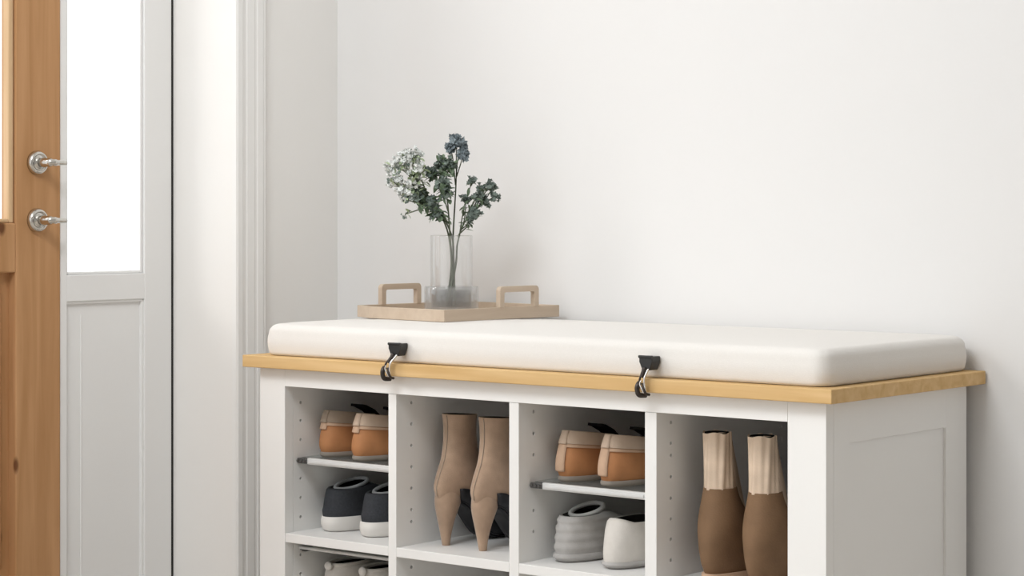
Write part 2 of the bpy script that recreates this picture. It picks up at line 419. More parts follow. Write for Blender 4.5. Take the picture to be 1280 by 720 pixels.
# clear pull-out trays with a rail in front
def slide(x0, x1, z, label, thin=False):
    t = thing('clear_shelf', label, 'shelf', ((x0 + x1) / 2, -0.27, z), group=None)
    hw = (x1 - x0) / 2
    bm = bmesh.new(); add_box(bm, -hw + 0.004, hw - 0.004, -0.188, 0.20, 0.002, 0.006, bev=0.0008)
    obj('sheet', bm, 'clear', t)
    bm = bmesh.new(); add_box(bm, -hw + (0.004 if thin else 0.026), hw - (0.004 if thin else 0.02), -0.196, -0.188, -0.006 + (0.007 if thin else 0), 0.006, bev=0.0018)
    if not thin: add_box(bm, -hw + 0.03, hw - 0.024, -0.1975, -0.195, -0.003, 0.002, bev=0.0007)
    obj('front_rail', bm, 'railp', t)
    for s in (-1, 1):
        bm = bmesh.new()
        xa, xb = (-hw + 0.0006, -hw + 0.026) if s < 0 else (hw - 0.0200, hw - 0.0006)
        yo = 0.012 if thin else 0
        if thin: xa, xb = (xa, xa + 0.010) if s < 0 else (xb - 0.010, xb)
        add_box(bm, xa, xb, -0.197 + yo, -0.176 + yo, -0.005, 0.0045, bev=0.0015)
        for k in range(3):
            xx = xa + (xb - xa) * (k + 0.5) / 3
            bmesh.ops.create_cone(bm, cap_ends=True, segments=12, radius1=0.0024, radius2=0.0024, depth=0.004,
                                  matrix=Matrix.Translation((xx, -0.198 + yo, 0)) @ Matrix.Rotation(PI / 2, 4, 'X'))
        obj('bracket', bm, 'bracket', t)
        bm = bmesh.new()
        xa, xb = (-hw + 0.0006, -hw + 0.005) if s < 0 else (hw - 0.005, hw - 0.0006)
        add_box(bm, xa, xb, -0.176 + yo, 0.20, -0.004, 0.0015, bev=0.0006)
        obj('runner', bm, 'railp', t)
    return t
slide(0.219, 0.479, 0.423, 'clear shelf carrying tan shoes, in the leftmost top cubby')
slide(0.779, 1.043, 0.421, 'clear shelf carrying tan shoes, in the cubby under the right clip')
slide(0.219, 0.479, 0.256, 'clear shelf just under the board that carries the charcoal sneakers', True)
slide(0.219, 0.479, 0.120, 'low clear shelf carrying white shoes at the bottom edge')

# ------------------------------------------------------------------ cushion
def rrect(x0, x1, y0, y1, r, n=8):
    out = []
    for cx, cy, a0 in ((x1 - r, y1 - r, 0), (x0 + r, y1 - r, 90), (x0 + r, y0 + r, 180), (x1 - r, y0 + r, 270)):
        for k in range(n + 1):
            a = math.radians(a0 + 90 * k / n); out.append((cx + r * math.cos(a), cy + r * math.sin(a)))
    return out
def cushion_bm():
    bm = bmesh.new(); rings = []
    x0, x1, y0, y1 = -0.610, 0.610, -0.237, 0.237
    prof = []
    H = 0.059; rb = 0.008; rt = 0.017
    for k in range(5):
        a = PI / 2 * k / 4; prof.append((rb - rb * math.sin(a), rb - rb * math.cos(a)))
    for k in range(1, 4): prof.append((-0.0022 * math.sin(PI * k / 4), rb + (H - rb - rt) * k / 4))
    for k in range(8):
        a = PI / 2 * k / 7; prof.append((rt - rt * math.cos(a), H - rt + rt * math.sin(a)))
    for ins, dz in ((0.03, 0.0015), (0.05, 0.003), (0.09, 0.0048), (0.14, 0.006), (0.19, 0.0066), (0.22, 0.0068)):
        prof.append((ins, H + dz))
    for ins, z in prof:
        r = max(0.026 - ins * 0.3, 0.004)
        rings.append([bm.verts.new((x, y, z)) for x, y in rrect(x0 + ins, x1 - ins, y0 + ins, y1 - ins, r)])
    n = len(rings[0])
    for a, b in zip(rings, rings[1:]):
        for k in range(n): bm.faces.new((a[k], a[(k + 1) % n], b[(k + 1) % n], b[k]))
    bm.faces.new(rings[0][::-1]); bm.faces.new(rings[-1])
    return bm
cu = obj('seat_cushion', cushion_bm(), 'linen', smooth=True, loc=(0.774, -0.263, 0.6203))
tag(cu, 'long off-white linen seat cushion lying on the oak bench top', 'cushion')
ZCU = 0.6203 + 0.059

# ------------------------------------------------------------------ clips
def clip(x, rz, label, sx=0.0):
    t = thing('binder_clip', label, 'clip', (x, -0.5205, 0.6215), rz, 'black clips on the front edge of the bench')
    bm = bmesh.new()   # folded spring body: wide at the spine (top), tapering to the jaws
    prof = [(-0.0130, 0.0350), (0.0130, 0.0350), (0.0130, 0.0260), (0.0075, 0.0125), (-0.0075, 0.0125), (-0.0130, 0.0260)]
    fr = [bm.verts.new((px, -0.007 if pz > 0.02 else -0.0060, pz)) for px, pz in prof]
    bk = [bm.verts.new((px, 0.0165, pz)) for px, pz in prof]
    bm.faces.new(fr); bm.faces.new(bk[::-1])
    for i in range(6): bm.faces.new((fr[i], bk[i], bk[(i + 1) % 6], fr[(i + 1) % 6]))
    bmesh.ops.bevel(bm, geom=bm.edges[:], offset=0.0014, segments=2, profile=0.5, affect='EDGES')
    add_tube(bm, [(-0.0132, -0.0065, 0.0342), (0.0132, -0.0065, 0.0342)], 0.0024, 10)
    obj('clip_body', bm, 'black', t)
    bm = bmesh.new()   # neck under the body
    add_tube(bm, cr([(-0.002, -0.0045, 0.016), (-0.0025 + sx * .3, -0.0075, 0.008), (-0.0035 + sx * .6, -0.0095, 0.001)], 4), [0.0050] * 3 + [0.0042] * 3 + [0.0034] * 3, 12)
    obj('neck', bm, 'dkmetal', t, smooth=True)
    for s_, m_ in ((-1, 'dkmetal'), (1, 'chrome2')):
        bm = bmesh.new()
        add_tube(bm, cr([(s_ * 0.0050, -0.0050, 0.015), (s_ * 0.0045 + sx * .4, -0.0085, 0.007), (s_ * 0.0045 + sx * .8, -0.0115, -0.001), (s_ * 0.0055 + sx, -0.0110, -0.012), (s_ * 0.0075 + sx, -0.0105, -0.023)], 5), 0.0018, 10)
        obj('wire_arm', bm, m_, t, smooth=True)
    bm = bmesh.new()
    add_tube(bm, cr([(-0.0015 + sx, -0.0115, -0.004), (-0.003 + sx, -0.0125, -0.010), (0.001 + sx, -0.0125, -0.017), (0.004 + sx, -0.0115, -0.024)], 5), 0.0014, 8)
    obj('wire_twist', bm, 'chrome2', t, smooth=True)
    bm = bmesh.new()   # dark hooks gripping the lower edge of the board
    add_tube(bm, cr([(-0.0085 + sx, -0.0060, -0.008), (-0.0092 + sx, -0.0105, -0.013), (-0.0090 + sx, -0.0115, -0.020), (-0.0065 + sx, -0.0095, -0.0275), (-0.0015 + sx, 0.002, -0.0285)], 5), 0.0042, 12)
    add_tube(bm, cr([(0.0020 + sx, -0.0110, -0.008), (0.0045 + sx, -0.0118, -0.016), (0.0075 + sx, -0.0105, -0.0245), (0.0090 + sx, -0.003, -0.0268)], 5), 0.0023, 10)
    obj('hook', bm, 'dkmetal', t, smooth=True)
    return t
clip(0.520, 0.12, 'black spring clip on the cushion front, the one nearer the tray', -0.013)
clip(1.066, -0.02, 'black spring clip on the cushion front, above the tan shoes right of centre', -0.004)

# ------------------------------------------------------------------ tray
tr = thing('serving_tray', 'pale wooden tray with two loop handles lying on the cushion', 'tray', (0.400, -0.190, ZCU + 0.0068), math.radians(-6))
TP = [(-0.170, -0.128), (-0.110, -0.150), (0.100, -0.150), (0.100, 0.156), (-0.170, 0.156)]
def inset(poly, d):
    n = len(poly); out = []
    for i in range(n):
        p0, p1, p2 = Vector(poly[i - 1]), Vector(poly[i]), Vector(poly[(i + 1) % n])
        a = (p1 - p0).normalized(); b = (p2 - p1).normalized()
        na = Vector((-a.y, a.x)); nb = Vector((-b.y, b.x))
        m = (na + nb); m = m / max(m.length_squared / 2, 1e-6)
        out.append(tuple(p1 + m * d))
    return out
bm = bmesh.new(); add_prism(bm, inset(TP, 0.0072), 0.0003, 0.008); obj('tray_floor', bm, 'tray', tr)
bm = bmesh.new()
inn = inset(TP, 0.007); n = len(TP)
va = [[bm.verts.new((x, y, z)) for x, y in P] for P, z in ((TP, 0.0), (TP, 0.0225), (inn, 0.0225), (inn, 0.0))]
for i in range(4):
    a, b = va[i], va[(i + 1) % 4]
    for k in range(n): bm.faces.new((a[k], a[(k + 1) % n], b[(k + 1) % n], b[k]))
bmesh.ops.bevel(bm, geom=bm.edges[:], offset=0.0008, segments=2, profile=0.5, affect='EDGES')
obj('tray_rim', bm, 'tray', tr)
for hx, hy in ((0.0965, 0.045), (-0.1665, -0.020)):
    bm = bmesh.new()
    # rounded flat loop lying in the y-z plane
    def loop(w_, z0, z1, r):
        pts = [(-w_, z0)]
        for k in range(7):
            a = PI - PI / 2 * k / 6; pts.append((-w_ + r + r * math.cos(a), z1 - r + r * math.sin(a)))
        for k in range(7):
            a = PI / 2 - PI / 2 * k / 6; pts.append((w_ - r + r * math.cos(a), z1 - r + r * math.sin(a)))
        pts.append((w_, z0)); return pts
    o1 = loop(0.052, 0.0225, 0.062, 0.008); i1 = loop(0.041, 0.0225, 0.051, 0.004)
    L4 = []
    for sx in (-0.0055, 0.0055):
        L4.append(([bm.verts.new((hx + sx, hy + y, z)) for y, z in o1], [bm.verts.new((hx + sx, hy + y, z)) for y, z in i1]))
    for k in range(len(o1) - 1):
        (oa, ia), (ob, ib) = L4
        bm.faces.new((oa[k], oa[k + 1], ia[k + 1], ia[k])); bm.faces.new((ob[k], ob[k + 1], ib[k + 1], ib[k]))
        bm.faces.new((oa[k], oa[k + 1], ob[k + 1], ob[k])); bm.faces.new((ia[k], ia[k + 1], ib[k + 1], ib[k]))
    for k in (0, -1):
        (oa, ia), (ob, ib) = L4
        bm.faces.new((oa[k], ia[k], ib[k], ob[k]))
    obj('tray_handle', bm, 'tray', tr)

# ------------------------------------------------------------------ vase and flowers
ZV = ZCU + 0.0068 + 0.0083
VX, VY = 0.400, -0.232
vs = thing('glass_vase', 'tall clear glass vase standing in a low smoky glass cup on the tray', 'vase', (VX, VY, ZV))
bm = bmesh.new()
add_lathe(bm, [(0.0, 0.006), (0.034, 0.006), (0.038, 0.010), (0.040, 0.05), (0.0405, 0.148), (0.0395, 0.150), (0.0385, 0.148), (0.038, 0.05), (0.036, 0.014), (0.0, 0.012)])
obj('vase_body', bm, 'vase', vs, smooth=True)
bm = bmesh.new()
add_lathe(bm, [(0.0, 0.0), (0.048, 0.0), (0.0515, 0.003), (0.0515, 0.051), (0.0505, 0.0525), (0.049, 0.051), (0.048, 0.006), (0.0, 0.0055)])
o = obj('smoky_cup', bm, 'cup', vs, smooth=True); o['label'] = 'low smoky glass cup around the vase foot'
bm = bmesh.new()
add_lathe(bm, [(0.0, 0.0125), (0.0355, 0.0145), (0.0375, 0.045), (0.0, 0.045)])
obj('water', bm, 'water', vs, smooth=True)

RV = Vector((0.776, 0.631, 0.0)); FV = Vector((-0.631, 0.776, 0.0))
def loc3(u, z, q=0.0): return RV * u + FV * q + Vector((0, 0, z))
def add_leaf(bm, base, direction, length, width):
    d = direction.normalized(); side = d.cross(Vector((random.uniform(-.5, .5), random.uniform(-.5, .5), 1))).normalized()
    nrm = side.cross(d).normalized(); rows = []
    for k in range(5):
        t = k / 4; wv = width * math.sin(PI * (0.06 + 0.9 * t)) ** 0.8 * 0.5
        c = base + d * length * t + nrm * (-length * 0.25 * t * t)
        rows.append((bm.verts.new(c - side * wv + nrm * wv * 0.35), bm.verts.new(c), bm.verts.new(c + side * wv + nrm * wv * 0.35)))
    for a, b in zip(rows, rows[1:]):
        bm.faces.new((a[0], a[1], b[1], b[0])); bm.faces.new((a[1], a[2], b[2], b[1]))
def add_bloom(bm, c, r):
    """little floret: a core with five cupped petals"""
    bmesh.ops.create_icosphere(bm, subdivisions=1, radius=r * 0.5, matrix=Matrix.Translation(c))
    ax = Vector((random.gauss(0, 1), random.gauss(0, 1), random.gauss(0, 1) + .8)).normalized()
    s = ax.orthogonal().normalized(); q = ax.cross(s)
    for k in range(5):
        a = 2 * PI * k / 5; d = s * math.cos(a) + q * math.sin(a); e = ax.cross(d)
        p0 = c + ax * r * .15
        v = [bm.verts.new(p0), bm.verts.new(c + d * r * .6 - e * r * .42 + ax * r * .2), bm.verts.new(c + d * r * 1.05 + ax * r * .45), bm.verts.new(c + d * r * .6 + e * r * .42 + ax * r * .2)]
        bm.faces.new(v)
def sprig(name, label, cat, root, path, branches, bloom_m, leaf_m, bloom_r=0.0042, nbl=26, nlf=12, spread=0.016, leaf_len=0.016):
    """path and branches: lists of (u, z, q) points relative to the vase foot"""
    t = thing(name, label, cat, (VX, VY, ZV))
    bm = bmesh.new()
    P = [loc3(*root)] + [loc3(*p) for p in path]
    cp = cr(P, 6); add_tube(bm, cp, [0.0022 - 0.0009 * i / len(cp) for i in range(len(cp))], 8)
    tips = []
    for br in branches:
        q = [loc3(*b) for b in br]
        cq = cr(q, 5); add_tube(bm, cq, [0.0014 - 0.0007 * i / len(cq) for i in range(len(cq))], 6)
        tips.append((q[-1], cq))
    bl = bmesh.new(); lf = bmesh.new()
    for tip, cq in tips:
        for k in range(nbl):
            dv = Vector((random.gauss(0, 1), random.gauss(0, 1), random.gauss(0, .85)))
            dv = dv.normalized() * spread * random.uniform(.25, 1.0)
            c = tip + dv
            add_bloom(bl, c, bloom_r * random.uniform(.75, 1.35))
            if k % 2 == 0: add_tube(bm, [cq[-2] + (tip - cq[-2]) * 0.3, c], 0.0005, 4)
        for k in range(nlf):
            b = cq[random.randrange(len(cq) // 3, len(cq))] + Vector((random.gauss(0, .4), random.gauss(0, .4), random.gauss(0, .4))) * spread * .6
            add_leaf(lf, b, Vector((random.gauss(0, 1), random.gauss(0, 1), random.gauss(0.1, .8))), leaf_len * random.uniform(.6, 1.2), leaf_len * .5)
    obj('stem', bm, 'stem', t, smooth=True)
    obj('leaves', lf, leaf_m, t)
    obj('blossoms', bl, bloom_m, t)
    return t
# (u: to the right, z: up, q: away) in metres from the vase foot
K = 0.00155
def px(x, y, q=0.0): return ((x - 560) * K, (388 - y) * K + 0.001, q)
sprig('flower_sprig', 'white blossom spray with pale green leaves, leftmost in the vase', 'flowers', (-0.004, 0.014, 0.004),
      [px(562, 330), px(561, 295), px(548, 265)],
      [[px(548, 265), px(525, 240), px(501, 199)], [px(540, 256), px(515, 235, .01), px(492, 226, .01)], [px(535, 252), px(520, 215, -.01), px(514, 194, -.012)], [px(540, 258), px(516, 248, -.01), px(506, 240, -.012)],
       [px(525, 240), px(508, 215, .012), px(488, 207, .015)], [px(525, 240), px(518, 226, -.012), px(519, 212, -.015)], [px(540, 260), px(524, 250, .01), px(512, 228, -.02)]],
      'fl_white', 'leaf_l', 0.0058, 34, 20, 0.020, 0.017)
sprig('flower_sprig', 'wispy dark-budded twig among the white blossoms on the left', 'flowers', (-0.010, 0.014, 0.008),
      [px(560, 330, .004), px(556, 290, .004), px(545, 262, .0)],
      [[px(545, 262), px(522, 235, -.016), px(503, 204, -.026)], [px(530, 245), px(505, 238, -.014), px(487, 224, -.022)], [px(525, 240, -.01), px(514, 214, -.02), px(514, 190, -.022)], [px(540, 258), px(520, 252, -.02), px(505, 248, -.024)], [px(535, 255), px(515, 262, -.01), px(503, 266, -.01)], [px(520, 232, -.014), px(505, 215, -.024), px(495, 210, -.03)]],
      'fl_green', 'leaf_l', 0.0032, 6, 5, 0.012, 0.012)
sprig('flower_sprig', 'grey-blue blossom spray standing highest in the vase', 'flowers', (0.006, 0.014, -0.004),
      [px(563, 330, .0), px(562, 295, .004), px(565, 240, .006)],
      [[px(565, 240, .006), px(567, 205, .006), px(571, 180, .004)], [px(565, 230, .006), px(562, 200, .008), px(559, 184, .01)], [px(566, 220, .006), px(571, 205, .003), px(574, 193, 0)], [px(566, 220, .006), px(566, 200, .008), px(566, 176, .006)]],
      'fl_grey', 'leaf_l', 0.0062, 34, 1, 0.012, 0.010)
sprig('flower_sprig', 'dark green bushy spray in the middle of the vase', 'flowers', (0.000, 0.014, 0.010),
      [px(561, 330, -.004), px(559, 300, -.008), px(556, 255, -.012)],
      [[px(556, 255, -.012), px(552, 230, -.014), px(548, 203, -.012)], [px(556, 262, -.01), px(550, 240, -.02), px(551, 228, -.024)], [px(557, 270, -.01), px(540, 258, -.014), px(537, 251, -.016)], [px(550, 235, -.01), px(540, 222, .0), px(535, 213, .004)],
       [px(556, 276, -.01), px(545, 262, -.004), px(524, 244, .0)], [px(552, 230, -.01), px(556, 214, -.014), px(558, 205, -.012)], [px(556, 250, -.01), px(552, 240, -.018), px(553, 238, -.022)], [px(557, 276, -.01), px(545, 268, -.014), px(540, 264, -.016)], [px(545, 262, -.004), px(525, 254, -.01), px(514, 243, -.014)]],
      'fl_green', 'leaf_d', 0.0060, 26, 20, 0.0145, 0.019)
sprig('flower_sprig', 'open dark spray arching to the right of the vase', 'flowers', (-0.008, 0.014, -0.008),
      [px(565, 330, .0), px(567, 305, .0), px(570, 292, .0)],
      [[px(568, 294), px(585, 262), px(614, 244)], [px(570, 292), px(576, 255, .008), px(586, 224, .01)], [px(570, 290, 0), px(583, 277, -.008), px(590, 264, -.01)], [px(585, 262), px(600, 242, -.004), px(606, 229, -.006)], [px(585, 262), px(592, 248, .01), px(597, 234, .012)],
       [px(576, 276), px(582, 268, 0), px(602, 250, .004)], [px(578, 270), px(588, 250), px(593, 244, -.01)], [px(570, 290), px(576, 272, .004), px(578, 246, .006)], [px(585, 262), px(600, 250, .01), px(611, 232, .014)], [px(573, 284), px(580, 278, -.01), px(583, 272, -.012)]],
      'fl_green', 'leaf_d', 0.0052, 17, 9, 0.0115, 0.013)

# ------------------------------------------------------------------ shoes
def catmull(a, b, c, d, t):
    return 0.5 * ((2 * b) + (c - a) * t + (2 * a - 5 * b + 4 * c - d) * t * t + (3 * b - a - 3 * c + d) * t ** 3)
def interp(rings, u):
    n = len(rings) - 1; u = min(max(u, 0), n - 1e-6); i = int(u); t = u - i
    g = lambda k: rings[min(max(k, 0), n)]
    return [catmull(g(i - 1)[j], g(i)[j], g(i + 1)[j], g(i + 2)[j], t) for j in range(len(rings[0]))]
# ring = (z at heel, z at front, y back, y front, half width, x shift, heel narrowness)
def ringpts(R, n=44, off=0.0, lift=None):
    zb, zf, yb, yf, a, xs, hn = R
    yb -= off; yf += off; a += off; out = []
    for k in range(n):
        t = 2 * PI * k / n
        v = (1 - math.cos(t)) / 2
        s = math.sin(t)
        wd = hn + (1 - hn) * (v * v * (3 - 2 * v)) if v < .62 else 1.0 * (hn + (1 - hn) * (.62 ** 2 * (3 - 1.24)) ) + (1 - hn) * .06 * math.sin((v - .62) / .38 * PI)
        x = a * wd * math.copysign(abs(s) ** 0.85, s)
        y = yb + (yf - yb) * v
        z = zb + (zf - zb) * v
        if lift: z += lift(y, z)
        out.append(Vector((x + xs, y, z)))
    return out
def loft(rings, u0=None, u1=None, steps=22, n=44, off=0.0, caps=(True, False), tr_=None, lift=None):
    bm = bmesh.new(); u0 = 0 if u0 is None else u0; u1 = len(rings) - 1 if u1 is None else u1
    grid = []
    for i in range(steps + 1):
        R = interp(rings, u0 + (u1 - u0) * i / steps)
        P = ringpts(R, n, off, lift)
        if tr_:
            k0, k1 = int(tr_[0] * n), int(tr_[1] * n)
            P = [P[k % n] for k in range(k0, k1 + 1)]
        grid.append([bm.verts.new(p) for p in P])
    m = len(grid[0])
    for a, b in zip(grid, grid[1:]):
        for k in range(m if not tr_ else m - 1):
            bm.faces.new((a[k], a[(k + 1) % m], b[(k + 1) % m], b[k]))
    if not tr_:
        if caps[0]: bm.faces.new(grid[0][::-1])
        if caps[1]: bm.faces.new(grid[-1])
    return bm
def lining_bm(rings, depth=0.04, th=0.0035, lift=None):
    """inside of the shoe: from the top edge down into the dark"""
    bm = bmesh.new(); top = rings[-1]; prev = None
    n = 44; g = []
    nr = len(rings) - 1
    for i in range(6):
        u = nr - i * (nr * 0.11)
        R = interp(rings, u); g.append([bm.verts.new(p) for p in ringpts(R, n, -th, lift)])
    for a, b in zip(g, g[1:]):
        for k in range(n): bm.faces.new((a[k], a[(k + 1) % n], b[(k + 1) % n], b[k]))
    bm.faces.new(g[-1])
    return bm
def rim_bm(R, rad=0.003, n=44, off=-0.0015, lift=None):
    P = ringpts(R, n, off, lift); bm = bmesh.new(); m = 8; g = []
    for i, p in enumerate(P):
        d = (P[(i + 1) % n] - P[i - 1]).normalized(); up = Vector((0, 0, 1)); s = d.cross(up).normalized(); up2 = s.cross(d)
        g.append([bm.verts.new(p + s * rad * math.cos(2 * PI * k / m) + up2 * rad * math.sin(2 * PI * k / m)) for k in range(m)])
    for i in range(n):
        a, b = g[i], g[(i + 1) % n]
        for k in range(m): bm.faces.new((a[k], a[(k + 1) % m], b[(k + 1) % m], b[k]))
    return bm
def solid(o, th, off=1):
    md = o.modifiers.new('solid', 'SOLIDIFY'); md.thickness = th; md.offset = off; return o
def add_strap(t, pts, wid, th, m, name='pull_tab'):
    bm = bmesh.new(); P = [Vector(p) for p in pts]; rows = []
    for p in P: rows.append((bm.verts.new(p - Vector((wid / 2, 0, 0))), bm.verts.new(p + Vector((wid / 2, 0, 0)))))
    for a, b in zip(rows, rows[1:]): bm.faces.new((a[0], a[1], b[1], b[0]))
    o = obj(name, bm, m, t, smooth=True); solid(o, th, 0); return o

# --- tan low shoes
def tan_shoe(loc, rz, label, group, pad, tanm='tan', heelp=True):
    t = thing('tan_shoe', label, 'shoe', loc, rz, group)
    up = [(0.008, 0.008, 0.004, 0.262, 0.042, 0, .80), (0.020, 0.022, 0.000, 0.264, 0.0450, 0, .86), (0.036, 0.038, 0.001, 0.240, 0.0430, 0, .88),
          (0.054, 0.054, 0.006, 0.190, 0.0375, 0, .89), (0.072, 0.064, 0.012, 0.150, 0.0310, 0, .90), (0.086, 0.072, 0.018, 0.128, 0.0255, 0, .92)]
    u_ = obj('shoe_upper', loft(up), tanm, t, smooth=True)
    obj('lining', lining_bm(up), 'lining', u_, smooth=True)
    sole = [(0.0, 0.0, 0.006, 0.262, 0.040, 0, .80), (0.004, 0.004, 0.001, 0.268, 0.0450, 0, .84), (0.010, 0.010, 0.002, 0.268, 0.0450, 0, .84)]
    obj('sole', loft(sole, steps=8, caps=(True, True)), 'solegrey', t, smooth=True)
    # folded padded collar, dipping towards the side
    c = [list(interp(up, 3.62 + 1.41 * k / 8)) for k in range(9)]
    for k, R in enumerate(c):
        R[1] -= 0.010 * (1 - k / 8); q = 0.0026 * math.sin(PI * (0.12 + 0.80 * k / 8)); R[2] -= q; R[3] += q; R[4] += q
    solid(obj('collar', loft(c, steps=20, caps=(False, False)), pad, t, smooth=True), 0.005, 0)
    hc = obj('heel_counter', loft(up, .9 if heelp else 2.9, 4.9, 22, off=0.0018, tr_=(-0.15, 0.045)), 'tan_pale', t, smooth=True); solid(hc, 0.004, 0)
    solid(obj('pull_tab', loft(up, 3.6, 5.22, 12, off=0.0048, tr_=(-0.055, 0.035)), pad, hc, smooth=True), 0.004, 0)
    b = [list(interp(up, 3.30)), list(interp(up, 3.58))]
    for R in b: R[1] -= 0.012; R[2] -= .0016; R[3] += .0016; R[4] += .0016
    solid(obj('side_band', loft(b, steps=4, caps=(False, False)), 'tan_pale', t, smooth=True), 0.003, 0)
    add_strap(t, [(0, 0.165, 0.046), (0, 0.142, 0.064), (0, 0.122, 0.080), (0, 0.100, 0.090), (0, 0.090, 0.092)], 0.032, 0.005, 'lining', 'tongue')
    return t
GT = 'tan low shoes on the clear shelf in the leftmost cubby'
# --- slip-on shoes: padded heel shoulder, then a raised rimmed collar opening
def slip_on(name, loc, rz, label, group, upm, rimm, solem, sole_h=0.028, H=0.081, tab=False, w_=1.0, crease=False, loop=True, front=0.116, dz=0.009, rim=0.0036, fwd=0.0):
    t = thing(name, label, 'shoe', loc, rz, group)
    a = 0.045 * w_
    up = [(sole_h - 0.008, sole_h - 0.008, 0.004, 0.262, a, 0, .88), (sole_h + .010, sole_h + .010, 0.001, 0.258, a, 0, .90), (H * .55, H * .58, 0.005, 0.215, a * .97, 0, .92),
          (H * .78, H * .84, 0.010, 0.165, a * .88, 0, .94), (H * .95, H * .98, 0.016, front + .012, a * .78, 0, .95)]
    if loop: up += [(H * .965, H * 1.01, 0.026, front + .002, a * .68, -.001, .97), (H * .955 - .004, H + dz - .004, 0.036 + fwd, front - .006 + fwd, a * .60, -.002, .97), (H * .955 - .001, H + dz + .001, 0.037 + fwd, front - .008 + fwd, a * .58, -.002, .97)]
    else: up += [(H + 0.002, H + dz, 0.018, front, a * .66, 0, .95)]
    if crease:
        up2 = []
        nn = len(up) - 1
        for i in range(4 * nn + 1):
            R = list(interp(up, i / 4)); k = 0.0016 * math.sin(i * 1.9) if i < 17 else 0; R[2] -= k; R[4] += k * .6; up2.append(tuple(R))
        up = up2
    u_ = obj('shoe_upper', loft(up, steps=44), upm, t, smooth=True)
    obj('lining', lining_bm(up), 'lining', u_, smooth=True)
    obj('collar_rim', rim_bm(up[-1], rim), rimm, u_, smooth=True)
    so = [(0.0, 0.0, 0.010, 0.258, a * .93, 0, .86), (0.004, 0.004, 0.003, 0.268, a + .002, 0, .88), (sole_h * .6, sole_h * .6, -0.002, 0.270, a + .004, 0, .90), (sole_h, sole_h, 0.000, 0.266, a + .0025, 0, .90)]
    obj('sole', loft(so, steps=12, caps=(True, True)), solem, t, smooth=True)
    if tab:
        bm = bmesh.new(); bmesh.ops.create_uvsphere(bm, u_segments=18, v_segments=12, radius=0.0085, matrix=Matrix.Translation((0, 0.010, H + 0.001)) @ Matrix.Scale(0.75, 4, (0, 1, 0)))
        obj('heel_tab', bm, 'white_sole', t, smooth=True)
    return t
# --- heeled ankle boot
def heel_boot(loc, rz, label, group):
    t = thing('ankle_boot', label, 'boot', loc, rz, group)
    HL = 0.072
    def lift(y, z): # the heel end is raised, falling to the ball of the foot
        v = min(max((y - 0.045) / 0.095, 0), 1); s = v * v * (3 - 2 * v)
        return -HL * s * min(max((0.19 - z) / 0.115, 0), 1)
    up = [(0.078, 0.078, 0.012, 0.225, 0.020, 0, .90), (0.088, 0.088, 0.004, 0.232, 0.0290, 0, .92), (0.106, 0.110, 0.000, 0.212, 0.0355, 0, .90),
          (0.128, 0.136, 0.009, 0.150, 0.0320, 0, .93), (0.155, 0.158, 0.022, 0.114, 0.0270, 0, .96), (0.185, 0.185, 0.029, 0.100, 0.0255, 0, .98), (0.215, 0.213, 0.030, 0.097, 0.0265, 0, .98), (0.235, 0.231, 0.0275, 0.099, 0.0280, 0, .98)]
    u_ = obj('boot_upper', loft(up, steps=44, lift=lift, caps=(False, False)), 'suede', t, smooth=True)
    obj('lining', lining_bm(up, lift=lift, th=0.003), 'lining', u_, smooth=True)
    hb = [(0.0, 0.0, 0.019, 0.033, 0.0070, 0, .98), (0.006, 0.006, 0.0175, 0.0335, 0.0076, 0, .98), (0.022, 0.022, 0.0145, 0.036, 0.0098, 0, .98), (0.045, 0.045, 0.0100, 0.042, 0.0148, 0, .98), (0.066, 0.066, 0.0060, 0.051, 0.0200, 0, .98), (0.080, 0.080, 0.0050, 0.056, 0.0220, 0, .98), (0.100, 0.100, 0.0060, 0.056, 0.0200, 0, .98)]
    obj('heel', loft(hb, steps=30, caps=(True, True)), 'suede', t, smooth=True)
    # black sole wall wrapping the arch and the forefoot
    bm = loft(up, 0.0, 1.75, 12, n=60, off=0.0022, tr_=(0.135, 0.865), lift=lift)
    b2 = loft(up, 0.0, 0.3, 3, n=60, off=0.0032, caps=(False, False), lift=lift)
    me2 = bpy.data.meshes.new('tmp'); b2.to_mesh(me2); b2.free(); bm.from_mesh(me2); bpy.data.meshes.remove(me2)
    # tread: a strip grid following the curve under the foot
    P = [p - Vector((0, 0, 0.003)) for p in ringpts(interp(up, 0.0), 60, 0.0032, lift)]
    rows = [[bm.verts.new(P[k].lerp(P[-k], q / 4)) for q in range(5)] for k in range(1, 30)]
    for a, b in zip(rows, rows[1:]):
        for k in range(4): bm.faces.new((a[k], a[k + 1], b[k + 1], b[k]))
    solid(obj('sole', bm, 'navy_sole', t, smooth=True), 0.004, 0)
    # back seam
    bm = bmesh.new()
    add_tube(bm, [Vector((0, interp(up, u / 10)[2] - .0005, interp(up, u / 10)[0])) for u in range(12, 69, 4)], 0.0009, 6)
    obj('back_seam', bm, 'taupe_pad', u_, smooth=True)
    return t
